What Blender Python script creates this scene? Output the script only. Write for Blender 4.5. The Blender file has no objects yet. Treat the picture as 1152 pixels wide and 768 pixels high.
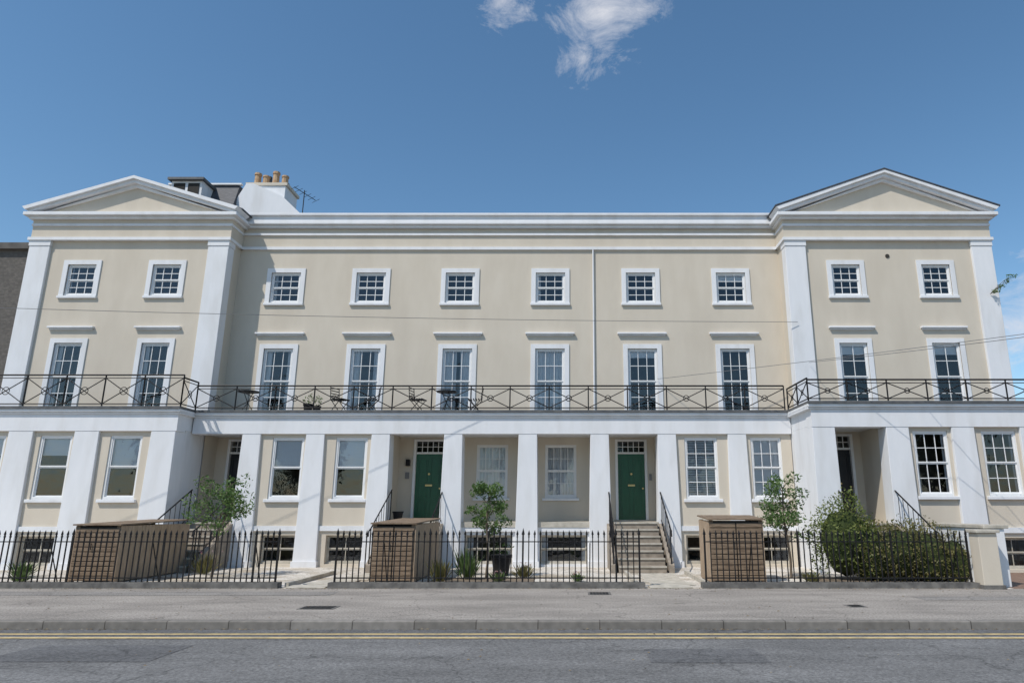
import bpy, bmesh, math, random
import numpy as np
from mathutils import Vector, Matrix
random.seed(7); np.random.seed(7)
scene = bpy.context.scene
scene.view_settings.view_transform = 'Standard'
scene.view_settings.look = 'None'
scene.view_settings.exposure = 0

# ------------------------------------------------------------------ materials
def new_mat(name):
    m = bpy.data.materials.new(name); m.use_nodes = True
    nt = m.node_tree; nt.nodes.clear()
    out = nt.nodes.new('ShaderNodeOutputMaterial')
    bs = nt.nodes.new('ShaderNodeBsdfPrincipled')
    nt.links.new(bs.outputs[0], out.inputs[0])
    return m, nt, bs, out

def N(nt, t, **kw):
    n = nt.nodes.new(t)
    for k, v in kw.items(): setattr(n, k, v)
    return n

def noise_mat(name, c1, c2, scale=3, detail=4, rough=0.8, bump=0.0, bscale=60, stretch=(1,1,1), lo=0.3, hi=0.7,
              c3=None, s3=0.4, st3=(1,1,1), metallic=0.0, spec=0.3):
    m, nt, bs, out = new_mat(name)
    tc = N(nt, 'ShaderNodeNewGeometry')
    mp = N(nt, 'ShaderNodeMapping'); mp.inputs['Scale'].default_value = stretch
    nt.links.new(tc.outputs['Position'], mp.inputs[0])
    no = N(nt, 'ShaderNodeTexNoise'); no.inputs['Scale'].default_value = scale; no.inputs['Detail'].default_value = detail
    nt.links.new(mp.outputs[0], no.inputs['Vector'])
    cr = N(nt, 'ShaderNodeValToRGB')
    cr.color_ramp.elements[0].position = lo; cr.color_ramp.elements[0].color = (*c1, 1)
    cr.color_ramp.elements[1].position = hi; cr.color_ramp.elements[1].color = (*c2, 1)
    nt.links.new(no.outputs['Fac'], cr.inputs[0])
    col = cr.outputs[0]
    if c3 is not None:
        mp3 = N(nt, 'ShaderNodeMapping'); mp3.inputs['Scale'].default_value = st3
        nt.links.new(tc.outputs['Position'], mp3.inputs[0])
        n3 = N(nt, 'ShaderNodeTexNoise'); n3.inputs['Scale'].default_value = s3; n3.inputs['Detail'].default_value = 5
        nt.links.new(mp3.outputs[0], n3.inputs['Vector'])
        r3 = N(nt, 'ShaderNodeValToRGB'); r3.color_ramp.elements[0].position = .48; r3.color_ramp.elements[1].position = .72
        nt.links.new(n3.outputs['Fac'], r3.inputs[0])
        mx = N(nt, 'ShaderNodeMixRGB'); mx.inputs[2].default_value = (*c3, 1)
        nt.links.new(r3.outputs[0], mx.inputs[0]); nt.links.new(col, mx.inputs[1]); col = mx.outputs[0]
    nt.links.new(col, bs.inputs['Base Color'])
    bs.inputs['Roughness'].default_value = rough
    bs.inputs['Metallic'].default_value = metallic
    bs.inputs['Specular IOR Level'].default_value = spec
    if bump:
        nb = N(nt, 'ShaderNodeTexNoise'); nb.inputs['Scale'].default_value = bscale; nb.inputs['Detail'].default_value = 2
        nt.links.new(tc.outputs['Position'], nb.inputs['Vector'])
        bp = N(nt, 'ShaderNodeBump'); bp.inputs['Strength'].default_value = bump; bp.inputs['Distance'].default_value = 0.01
        nt.links.new(nb.outputs['Fac'], bp.inputs['Height']); nt.links.new(bp.outputs[0], bs.inputs['Normal'])
    return m

M = {}
M['stucco'] = noise_mat('cream_stucco', (.60,.535,.44), (.64,.575,.48), scale=2.0, detail=5, bump=.2, bscale=30, stretch=(1.3,1.3,.5), rough=.9, c3=(.575,.51,.42), s3=.8, st3=(1.3,1.3,.4), spec=.15)
M['white'] = noise_mat('white_masonry_paint', (.74,.75,.765), (.78,.785,.80), scale=2.5, detail=5, stretch=(2,2,.5), rough=.7, c3=(.68,.68,.68), s3=1.4, st3=(1.6,1.6,.4), spec=.2)
M['whiteg'] = noise_mat('white_gloss_paint', (.78,.78,.78), (.82,.82,.81), scale=5, rough=.35)
M['iron'] = noise_mat('black_iron', (.008,.008,.010), (.02,.019,.019), scale=14, rough=.55, spec=.25)
M['slate'] = noise_mat('slate', (.05,.055,.065), (.10,.105,.12), scale=6, rough=.6, stretch=(1,1,6))
M['lead'] = noise_mat('lead_flashing', (.09,.095,.10), (.16,.16,.16), scale=5, rough=.6)
M['stone'] = noise_mat('york_stone', (.38,.35,.29), (.56,.52,.45), scale=5, bump=.3, bscale=30, rough=.85)
M['steps'] = noise_mat('step_stone', (.22,.185,.15), (.36,.31,.25), scale=6, bump=.3, bscale=40, rough=.85)
M['plinth'] = noise_mat('plinth_stone', (.10,.095,.09), (.2,.19,.175), scale=6, bump=.4, bscale=30, rough=.9)
M['wood'] = noise_mat('weathered_timber', (.15,.105,.07), (.28,.205,.14), scale=5, rough=.75, stretch=(1,1,9))
M['wood_l'] = noise_mat('pale_timber', (.34,.25,.17), (.46,.35,.25), scale=4, rough=.75, stretch=(1,4,1))
M['green'] = noise_mat('green_door_paint', (.004,.085,.04), (.007,.10,.048), scale=3, rough=.3, spec=.5)
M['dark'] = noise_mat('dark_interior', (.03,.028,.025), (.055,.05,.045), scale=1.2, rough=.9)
M['darkdoor'] = noise_mat('dark_door_paint', (.02,.022,.025), (.03,.03,.035), scale=2, rough=.35)
M['brass'] = noise_mat('brass', (.55,.42,.18), (.62,.5,.25), scale=9, rough=.35, metallic=.9)
M['blind'] = noise_mat('blind_fabric', (.80,.81,.83), (.84,.84,.85), scale=3, rough=.9, stretch=(1,1,8))
M['curtain'] = noise_mat('net_curtain', (.62,.63,.65), (.84,.84,.84), scale=5, rough=.9, stretch=(3.2,3.2,.1), lo=.38, hi=.62)
M['terracotta'] = noise_mat('terracotta', (.38,.23,.13), (.52,.38,.24), scale=6, rough=.85)
M['brown'] = noise_mat('grey_stone', (.075,.07,.065), (.15,.14,.13), scale=3, rough=.9, bump=.4, bscale=12)
M['soil'] = noise_mat('garden_soil', (.14,.11,.08), (.25,.20,.15), scale=9, bump=.8, bscale=25, rough=.95)
M['cable'] = noise_mat('cable_rubber', (.16,.16,.17), (.2,.2,.2), scale=4, rough=.6)
M['bark'] = noise_mat('bark', (.09,.07,.05), (.19,.155,.12), scale=12, stretch=(1,1,.3), bump=.5, rough=.9)
M['yellow'] = noise_mat('yellow_line_paint', (.52,.40,.20), (.68,.53,.28), scale=14, detail=6, rough=.75, c3=(.34,.28,.18), s3=5)
M['plastic'] = noise_mat('grey_plastic', (.2,.2,.2), (.28,.28,.28), scale=4, rough=.45)
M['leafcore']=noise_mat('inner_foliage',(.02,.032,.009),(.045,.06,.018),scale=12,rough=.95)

def asphalt(name, base, var, warm=(1,1,1), rough=.85):
    m, nt, bs, out = new_mat(name)
    g = N(nt,'ShaderNodeNewGeometry')
    n1 = N(nt,'ShaderNodeTexNoise'); n1.inputs['Scale'].default_value=.9; n1.inputs['Detail'].default_value=9; n1.inputs['Roughness'].default_value=.65
    mp = N(nt,'ShaderNodeMapping'); mp.inputs['Scale'].default_value=(.5,1.6,1); nt.links.new(g.outputs['Position'], mp.inputs[0])
    nt.links.new(mp.outputs[0], n1.inputs['Vector'])
    n2 = N(nt,'ShaderNodeTexNoise'); n2.inputs['Scale'].default_value=30; n2.inputs['Detail'].default_value=5; n2.inputs['Roughness'].default_value=.75
    nt.links.new(g.outputs['Position'], n2.inputs['Vector'])
    r1 = N(nt,'ShaderNodeValToRGB'); r1.color_ramp.elements[0].position=.32; r1.color_ramp.elements[1].position=.68
    a=[base*w*(1-var) for w in warm]; b=[base*w*(1+var) for w in warm]
    r1.color_ramp.elements[0].color=(*a,1); r1.color_ramp.elements[1].color=(*b,1)
    nt.links.new(n1.outputs['Fac'], r1.inputs[0])
    r2 = N(nt,'ShaderNodeValToRGB'); r2.color_ramp.elements[0].position=.3; r2.color_ramp.elements[1].position=.72
    r2.color_ramp.elements[0].color=(.42,.42,.42,1); r2.color_ramp.elements[1].color=(1.7,1.7,1.7,1)
    nt.links.new(n2.outputs['Fac'], r2.inputs[0])
    mx = N(nt,'ShaderNodeMixRGB', blend_type='MULTIPLY'); mx.inputs[0].default_value=1
    nt.links.new(r1.outputs[0], mx.inputs[1]); nt.links.new(r2.outputs[0], mx.inputs[2])
    vc = N(nt,'ShaderNodeTexVoronoi', feature='DISTANCE_TO_EDGE'); vc.inputs['Scale'].default_value=.4
    nw = N(nt,'ShaderNodeTexNoise'); nw.inputs['Scale'].default_value=1.5; nw.inputs['Detail'].default_value=6
    nt.links.new(g.outputs['Position'], nw.inputs['Vector'])
    ad = N(nt,'ShaderNodeMixRGB', blend_type='ADD'); ad.inputs[0].default_value=.9
    nt.links.new(g.outputs['Position'], ad.inputs[1]); nt.links.new(nw.outputs['Color'], ad.inputs[2])
    nt.links.new(ad.outputs[0], vc.inputs['Vector'])
    rc = N(nt,'ShaderNodeValToRGB'); rc.color_ramp.elements[0].position=0; rc.color_ramp.elements[1].position=.008
    rc.color_ramp.elements[0].color=(.62,.62,.62,1); rc.color_ramp.elements[1].color=(1,1,1,1)
    nt.links.new(vc.outputs['Distance'], rc.inputs[0])
    m2 = N(nt,'ShaderNodeMixRGB', blend_type='MULTIPLY'); m2.inputs[0].default_value=1
    nt.links.new(mx.outputs[0], m2.inputs[1]); nt.links.new(rc.outputs[0], m2.inputs[2])
    nt.links.new(m2.outputs[0], bs.inputs['Base Color'])
    bs.inputs['Roughness'].default_value=rough
    bs.inputs['Specular IOR Level'].default_value=.2
    bp = N(nt,'ShaderNodeBump'); bp.inputs['Strength'].default_value=.5; bp.inputs['Distance'].default_value=.008
    nt.links.new(n2.outputs['Fac'], bp.inputs['Height']); nt.links.new(bp.outputs[0], bs.inputs['Normal'])
    return m
M['asphalt'] = asphalt('road_asphalt', .165, .22, (1.01,1,.98))
M['patch'] = asphalt('patched_asphalt', .13, .18, (1,1,1.01))
M['patch2'] = asphalt('pale_patched_asphalt', .19, .15, (1,.98,.95))
M['tarmac'] = asphalt('pavement_tarmac', .27, .24, (1.10,1,.89))
M['tarmac2'] = asphalt('pavement_repair_tarmac', .235, .2, (1.07,1,.92))

def gravel(name, cols, scale=28):
    m, nt, bs, out = new_mat(name)
    g = N(nt,'ShaderNodeNewGeometry')
    v = N(nt,'ShaderNodeTexVoronoi'); v.inputs['Scale'].default_value=scale
    nt.links.new(g.outputs['Position'], v.inputs['Vector'])
    sp = N(nt,'ShaderNodeSeparateColor'); nt.links.new(v.outputs['Color'], sp.inputs[0])
    r = N(nt,'ShaderNodeValToRGB')
    els = r.color_ramp.elements
    els[0].color=(*cols[0],1); els[1].color=(*cols[-1],1)
    for i,c in enumerate(cols[1:-1]):
        e=els.new((i+1)/(len(cols)-1)); e.color=(*c,1)
    nt.links.new(sp.outputs[0], r.inputs[0])
    n3 = N(nt,'ShaderNodeTexNoise'); n3.inputs['Scale'].default_value=1.1; n3.inputs['Detail'].default_value=6
    nt.links.new(g.outputs['Position'], n3.inputs['Vector'])
    r3 = N(nt,'ShaderNodeValToRGB'); r3.color_ramp.elements[0].position=.33; r3.color_ramp.elements[1].position=.6
    r3.color_ramp.elements[0].color=(.6,.55,.47,1); r3.color_ramp.elements[1].color=(1,1,1,1)
    nt.links.new(n3.outputs['Fac'], r3.inputs[0])
    mx = N(nt,'ShaderNodeMixRGB', blend_type='MULTIPLY'); mx.inputs[0].default_value=1
    nt.links.new(r.outputs[0], mx.inputs[1]); nt.links.new(r3.outputs[0], mx.inputs[2])
    nt.links.new(mx.outputs[0], bs.inputs['Base Color']); bs.inputs['Roughness'].default_value=.9
    bp = N(nt,'ShaderNodeBump'); bp.inputs['Strength'].default_value=.9; bp.inputs['Distance'].default_value=.02; bp.invert=True
    nt.links.new(v.outputs['Distance'], bp.inputs['Height']); nt.links.new(bp.outputs[0], bs.inputs['Normal'])
    return m
M['gravel'] = gravel('pale_gravel', [(.44,.40,.34),(.66,.61,.54),(.80,.76,.70),(.56,.52,.46)])

def brick_mat(name, c1, c2, mortar, scale, bw=.5, rh=.25, ms=.02, axis='XY', offset=.5):
    m, nt, bs, out = new_mat(name)
    g = N(nt,'ShaderNodeNewGeometry')
    vec = g.outputs['Position']
    if axis=='XZ':
        sp=N(nt,'ShaderNodeSeparateXYZ'); nt.links.new(vec, sp.inputs[0])
        cb=N(nt,'ShaderNodeCombineXYZ'); nt.links.new(sp.outputs[0],cb.inputs[0]); nt.links.new(sp.outputs[2],cb.inputs[1]); vec=cb.outputs[0]
    b=N(nt,'ShaderNodeTexBrick'); b.offset=offset
    b.inputs['Scale'].default_value=scale; b.inputs['Brick Width'].default_value=bw; b.inputs['Row Height'].default_value=rh
    b.inputs['Mortar Size'].default_value=ms
    b.inputs['Color1'].default_value=(*c1,1); b.inputs['Color2'].default_value=(*c2,1); b.inputs['Mortar'].default_value=(*mortar,1)
    nt.links.new(vec,b.inputs['Vector'])
    n=N(nt,'ShaderNodeTexNoise'); n.inputs['Scale'].default_value=9; n.inputs['Detail'].default_value=6
    nt.links.new(g.outputs['Position'], n.inputs['Vector'])
    r=N(nt,'ShaderNodeValToRGB'); r.color_ramp.elements[0].color=(.55,.55,.55,1); r.color_ramp.elements[1].color=(1.35,1.35,1.35,1)
    nt.links.new(n.outputs['Fac'], r.inputs[0])
    mx=N(nt,'ShaderNodeMixRGB',blend_type='MULTIPLY'); mx.inputs[0].default_value=1
    nt.links.new(b.outputs[0],mx.inputs[1]); nt.links.new(r.outputs[0],mx.inputs[2])
    nt.links.new(mx.outputs[0],bs.inputs['Base Color']); bs.inputs['Roughness'].default_value=.85
    return m
M['kerb'] = brick_mat('kerb_concrete', (.19,.175,.155),(.26,.24,.215),(.08,.07,.06), 1, bw=.915, rh=40, ms=.008)
M['paver'] = brick_mat('block_paving', (.22,.13,.09),(.27,.17,.12),(.1,.09,.08), 5, ms=.02)
M['brownb'] = brick_mat('old_brick', (.10,.09,.08),(.14,.125,.11),(.10,.095,.09), 4.4, ms=.02, axis='XZ')

m, nt, bs, out = new_mat('window_glass')
nt.nodes.remove(bs)
tr=N(nt,'ShaderNodeBsdfTransparent'); tr.inputs[0].default_value=(.95,.96,.96,1)
gl=N(nt,'ShaderNodeBsdfGlossy'); gl.inputs['Roughness'].default_value=.02; gl.inputs[0].default_value=(.9,.95,1,1)
lw=N(nt,'ShaderNodeFresnel'); lw.inputs[0].default_value=1.5
ma=N(nt,'ShaderNodeMath',operation='MULTIPLY_ADD'); ma.inputs[1].default_value=1.3; ma.inputs[2].default_value=.02
nt.links.new(lw.outputs[0],ma.inputs[0])
mix=N(nt,'ShaderNodeMixShader'); nt.links.new(ma.outputs[0],mix.inputs[0]); nt.links.new(tr.outputs[0],mix.inputs[1]); nt.links.new(gl.outputs[0],mix.inputs[2])
g=N(nt,'ShaderNodeNewGeometry'); nn=N(nt,'ShaderNodeTexNoise'); nn.inputs['Scale'].default_value=2.2
nt.links.new(g.outputs['Position'],nn.inputs['Vector'])
bp=N(nt,'ShaderNodeBump'); bp.inputs['Strength'].default_value=.25; bp.inputs['Distance'].default_value=.03
nt.links.new(nn.outputs['Fac'],bp.inputs['Height']); nt.links.new(bp.outputs[0],gl.inputs['Normal'])
nt.links.new(mix.outputs[0],out.inputs[0])
M['glass']=m

def leaf_mat(name, cols, tr=.35):
    m, nt, bs, out = new_mat(name)
    g=N(nt,'ShaderNodeNewGeometry')
    r=N(nt,'ShaderNodeValToRGB'); els=r.color_ramp.elements
    els[0].color=(*cols[0],1); els[1].color=(*cols[-1],1)
    for i,c in enumerate(cols[1:-1]):
        e=els.new((i+1)/(len(cols)-1)); e.color=(*c,1)
    nt.links.new(g.outputs['Random Per Island'], r.inputs[0])
    nt.links.new(r.outputs[0], bs.inputs['Base Color']); bs.inputs['Roughness'].default_value=.55
    tl=N(nt,'ShaderNodeBsdfTranslucent'); nt.links.new(r.outputs[0],tl.inputs[0])
    mx=N(nt,'ShaderNodeMixShader'); mx.inputs[0].default_value=tr
    nt.links.new(bs.outputs[0],mx.inputs[1]); nt.links.new(tl.outputs[0],mx.inputs[2]); nt.links.new(mx.outputs[0],out.inputs[0])
    return m
M['leaf']=leaf_mat('tree_leaf', [(.06,.12,.03),(.10,.18,.045),(.16,.24,.07)])
M['hedge']=leaf_mat('hedge_leaf', [(.09,.13,.03),(.15,.19,.045),(.24,.26,.07)])
M['hedge2']=leaf_mat('shrub_leaf', [(.10,.11,.035),(.17,.165,.055),(.26,.21,.09)])
M['herb']=leaf_mat('herb_leaf', [(.045,.10,.02),(.1,.17,.045),(.17,.2,.09)])
M['flower']=leaf_mat('flower_petal', [(.35,.06,.15),(.5,.4,.45),(.45,.3,.05)])
M['bigtree']=leaf_mat('street_tree_leaf', [(.025,.045,.015),(.04,.07,.02),(.06,.09,.03)])
M['litter']=leaf_mat('dry_leaf', [(.10,.07,.04),(.2,.14,.07),(.3,.25,.17)],.1)

# ------------------------------------------------------------------ mesh accumulators
class Group:
    """one real-world object : Empty parent with part meshes"""
    def __init__(s, name, loc=(0,0,0)):
        s.e = bpy.data.objects.new(name, None); scene.collection.objects.link(s.e)
        s.parts = {}
        s.loc=Vector(loc); s.e.location=s.loc
    def p(s, part, mat):
        if part not in s.parts: s.parts[part]=([],[],mat)
        return s.parts[part]
    def add(s, part, mat, vs, fs):
        V,F,_=s.p(part,mat); o=len(V); V.extend([tuple(v) for v in vs]); F.extend([tuple(i+o for i in f) for f in fs])
    def box(s, part, mat, x0,x1,y0,y1,z0,z1):
        s.add(part,mat,[(x0,y0,z0),(x1,y0,z0),(x1,y1,z0),(x0,y1,z0),(x0,y0,z1),(x1,y0,z1),(x1,y1,z1),(x0,y1,z1)],
              [(0,3,2,1),(4,5,6,7),(0,1,5,4),(1,2,6,5),(2,3,7,6),(3,0,4,7)])
    def taper(s, part, mat, cx, cy, z0, z1, w0,d0,w1,d1):
        vs=[(cx+a*w0/2,cy+b*d0/2,z0) for a,b in((-1,-1),(1,-1),(1,1),(-1,1))]+[(cx+a*w1/2,cy+b*d1/2,z1) for a,b in((-1,-1),(1,-1),(1,1),(-1,1))]
        s.add(part,mat,vs,[(0,3,2,1),(4,5,6,7),(0,1,5,4),(1,2,6,5),(2,3,7,6),(3,0,4,7)])
    def quad(s, part, mat, a,b,c,d): s.add(part,mat,[a,b,c,d],[(0,1,2,3)])
    def tube(s, part, mat, pts, rad, seg=6):
        pts=[Vector(p) for p in pts]
        if not hasattr(rad,'__len__'): rad=[rad]*len(pts)
        vs=[];fs=[]
        for i,p in enumerate(pts):
            d=(pts[min(i+1,len(pts)-1)]-pts[max(i-1,0)]).normalized()
            up=Vector((0,0,1)) if abs(d.z)<.9 else Vector((1,0,0))
            a=d.cross(up).normalized(); b=d.cross(a).normalized()
            for k in range(seg):
                t=2*math.pi*k/seg
                vs.append(p+(a*math.cos(t)+b*math.sin(t))*rad[i])
        for i in range(len(pts)-1):
            for k in range(seg):
                fs.append((i*seg+k,i*seg+(k+1)%seg,(i+1)*seg+(k+1)%seg,(i+1)*seg+k))
        fs.append(tuple(range(seg))); fs.append(tuple((len(pts)-1)*seg+k for k in reversed(range(seg))))
        s.add(part,mat,vs,fs)
    def prism(s, part, mat, poly, y0, y1):
        n=len(poly); vs=[(x,y0,z) for x,z in poly]+[(x,y1,z) for x,z in poly]
        fs=[tuple(range(n)),tuple(reversed(range(n,2*n)))]+[(i,(i+1)%n,(i+1)%n+n,i+n) for i in range(n)]
        s.add(part,mat,vs,fs)
    def wall(s, part, mat, x0,x1,z0,z1,y,ops,depth=.2):
        xs=sorted(set([x0,x1]+[v for o in ops for v in o[:2]])); zs=sorted(set([z0,z1]+[v for o in ops for v in o[2:4]]))
        for i in range(len(xs)-1):
            for j in range(len(zs)-1):
                cx=(xs[i]+xs[i+1])/2; cz=(zs[j]+zs[j+1])/2
                if any(o[0]<cx<o[1] and o[2]<cz<o[3] for o in ops): continue
                s.quad(part,mat,(xs[i],y,zs[j]),(xs[i+1],y,zs[j]),(xs[i+1],y,zs[j+1]),(xs[i],y,zs[j+1]))
        for a,b,c,d in [o[:4] for o in ops]:
            Y=y+depth
            s.quad(part+'_reveals',mat,(a,y,c),(a,Y,c),(a,Y,d),(a,y,d))
            s.quad(part+'_reveals',mat,(b,y,c),(b,y,d),(b,Y,d),(b,Y,c))
            s.quad(part+'_reveals',mat,(a,y,d),(a,Y,d),(b,Y,d),(b,y,d))
            s.quad(part+'_reveals',mat,(a,y,c),(b,y,c),(b,Y,c),(a,Y,c))
    def finish(s, bevel=()):
        for nm,(V,F,mat) in s.parts.items():
            me=bpy.data.meshes.new(nm)
            L=s.loc
            me.from_pydata([(v[0]-L.x,v[1]-L.y,v[2]-L.z) for v in V],[],F); me.update()
            me.materials.append(M[mat])
            o=bpy.data.objects.new(nm,me); scene.collection.objects.link(o); o.parent=s.e
            if nm in bevel:
                bm=bmesh.new(); bm.from_mesh(me); bmesh.ops.recalc_face_normals(bm,faces=bm.faces); bm.to_mesh(me); bm.free()
                md=o.modifiers.new('bevel','BEVEL'); md.width=.012; md.segments=2; md.limit_method='ANGLE'

def single(name, mat, V, F, loc=(0,0,0)):
    me=bpy.data.meshes.new(name); me.from_pydata(V,[],F); me.update(); me.materials.append(M[mat])
    o=bpy.data.objects.new(name,me); scene.collection.objects.link(o); o.location=loc; return o
def boxsingle(name, mat, x0,x1,y0,y1,z0,z1, bev=0):
    cx,cy=(x0+x1)/2,(y0+y1)/2; a,b=(x1-x0)/2,(y1-y0)/2; h=z1-z0
    V=[(-a,-b,0),(a,-b,0),(a,b,0),(-a,b,0),(-a,-b,h),(a,-b,h),(a,b,h),(-a,b,h)]
    F=[(0,3,2,1),(4,5,6,7),(0,1,5,4),(1,2,6,5),(2,3,7,6),(3,0,4,7)]
    o=single(name,mat,V,F,(cx,cy,z0))
    if bev:
        md=o.modifiers.new('b','BEVEL'); md.width=bev; md.segments=3
    return o
def sheet(name, mat, x0,x1,y0,y1,z):
    return single(name,mat,[(x0,y0,z),(x1,y0,z),(x1,y1,z),(x0,y1,z)],[(0,1,2,3)])

# ------------------------------------------------------------------ windows
def window(g, cx, z0, z1, w, y, cols=3, rows=4, cover=None, fr=.055, wm='whiteg', pre=''):
    x0,x1=cx-w/2,cx+w/2; yf=y+.03
    fw=fr; P=pre
    g.box(P+'window_frames',wm,x0,x0+fw,yf,yf+.09,z0,z1); g.box(P+'window_frames',wm,x1-fw,x1,yf,yf+.09,z0,z1)
    g.box(P+'window_frames',wm,x0+fw,x1-fw,yf,yf+.09,z1-fw,z1); g.box(P+'window_frames',wm,x0+fw,x1-fw,yf,yf+.09,z0,z0+fw+.02)
    ix0,ix1,iz0,iz1=x0+fw,x1-fw,z0+fw+.02,z1-fw
    zm=(iz0+iz1)/2
    for (a,b,yy) in ((zm,iz1,yf+.02),(iz0,zm,yf+.045)):
        t=.035
        g.box(P+'window_sashes',wm,ix0,ix1,yy,yy+.035,a,a+t); g.box(P+'window_sashes',wm,ix0,ix1,yy,yy+.035,b-t,b)
        g.box(P+'window_sashes',wm,ix0,ix0+t,yy,yy+.035,a+t,b-t); g.box(P+'window_sashes',wm,ix1-t,ix1,yy,yy+.035,a+t,b-t)
        for c in range(1,cols):
            xx=ix0+(ix1-ix0)*c/cols; g.box(P+'glazing_bars',wm,xx-.010,xx+.010,yy+.004,yy+.03,a+t,b-t)
        rr=rows//2
        for r in range(1,rr):
            zz=a+(b-a)*r/rr; g.box(P+'glazing_bars',wm,ix0+t,ix1-t,yy+.006,yy+.028,zz-.010,zz+.010)
        g.quad('window_glass','glass',(ix0+t,yy+.018,a+t),(ix1-t,yy+.018,a+t),(ix1-t,yy+.018,b-t),(ix0+t,yy+.018,b-t))
    yb=y+.125
    if cover:
        kind,frac=cover
        H=z1-z0
        if kind=='blind':
            g.quad('window_blinds','blind',(x0,yb,z1-H*frac),(x1,yb,z1-H*frac),(x1,yb,z1),(x0,yb,z1))
            g.box('blind_rails','blind',x0+.03,x1-.03,yb-.008,yb+.012,z1-H*frac-.03,z1-H*frac)
        elif kind=='curtain':
            n=24
            for i in range(n):
                a=x0+(x1-x0)*i/n; b=x0+(x1-x0)*(i+1)/n
                u=i/n
                if frac<1 and abs(u-.5)<(1-frac)/2: continue
                ya=yb+.02+.02*math.sin(i*1.9); yb2=yb+.02+.02*math.sin((i+1)*1.9)
                g.quad('window_curtains','curtain',(a,ya,z0),(b,yb2,z0),(b,yb2,z1),(a,ya,z1))
        elif kind=='venetian':
            n=int(H*frac/.05)
            for i in range(n):
                zz=z1-.05*(i+.5)
                g.quad('window_blinds','blind',(x0,yb,zz-.017),(x1,yb,zz-.017),(x1,yb+.02,zz+.017),(x0,yb+.02,zz+.017))

def surround(g, cx,z0,z1,w,y,t=.15,full=True,proud=.035):
    x0,x1=cx-w/2,cx+w/2
    g.box('window_surrounds','white',x0-t,x0,y-proud,y+.02,z0,z1); g.box('window_surrounds','white',x1,x1+t,y-proud,y+.02,z0,z1)
    g.box('window_surrounds','white',x0-t,x1+t,y-proud,y+.02,z1,z1+t)
    if full:
        g.box('window_sills','white',x0-t-.02,x1+t+.02,y-proud-.04,y+.02,z0-.09,z0)

B=Group('stucco_terrace_building',(-2,22,0))
YW=22.1; YU=21.3
FFm=[-9.64,-6.74,-3.70,-.63,2.44,5.51]
ops=[]
for x in FFm:
    ops.append((x-.5,x+.5,8.37,9.45)); ops.append((x-.49,x+.49,4.58,6.79))
B.wall('main_wall','stucco',-11.3,7.19,4.4,11.05,YW,ops)
covFF={0:('curtain',.45),1:('curtain',.5),2:('curtain',.88),3:('curtain',1),4:('blind',.12),5:None}
for i,x in enumerate(FFm):
    window(B,x,8.37,9.45,1.0,YW,3,4,('curtain',.25) if i in(0,3) else (('blind',.25) if i==5 else None))
    surround(B,x,8.37,9.45,1.0,YW)
    window(B,x,4.58,6.79,.98,YW,3,4,covFF[i])
    surround(B,x,4.58,6.79,.98,YW,full=False)
    B.box('hood_moulds','white',x-.82,x+.82,YW-.11,YW+.02,7.27,7.33)
    B.box('hood_moulds','white',x-.78,x+.78,YW-.05,YW+.02,7.22,7.267)
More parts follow.
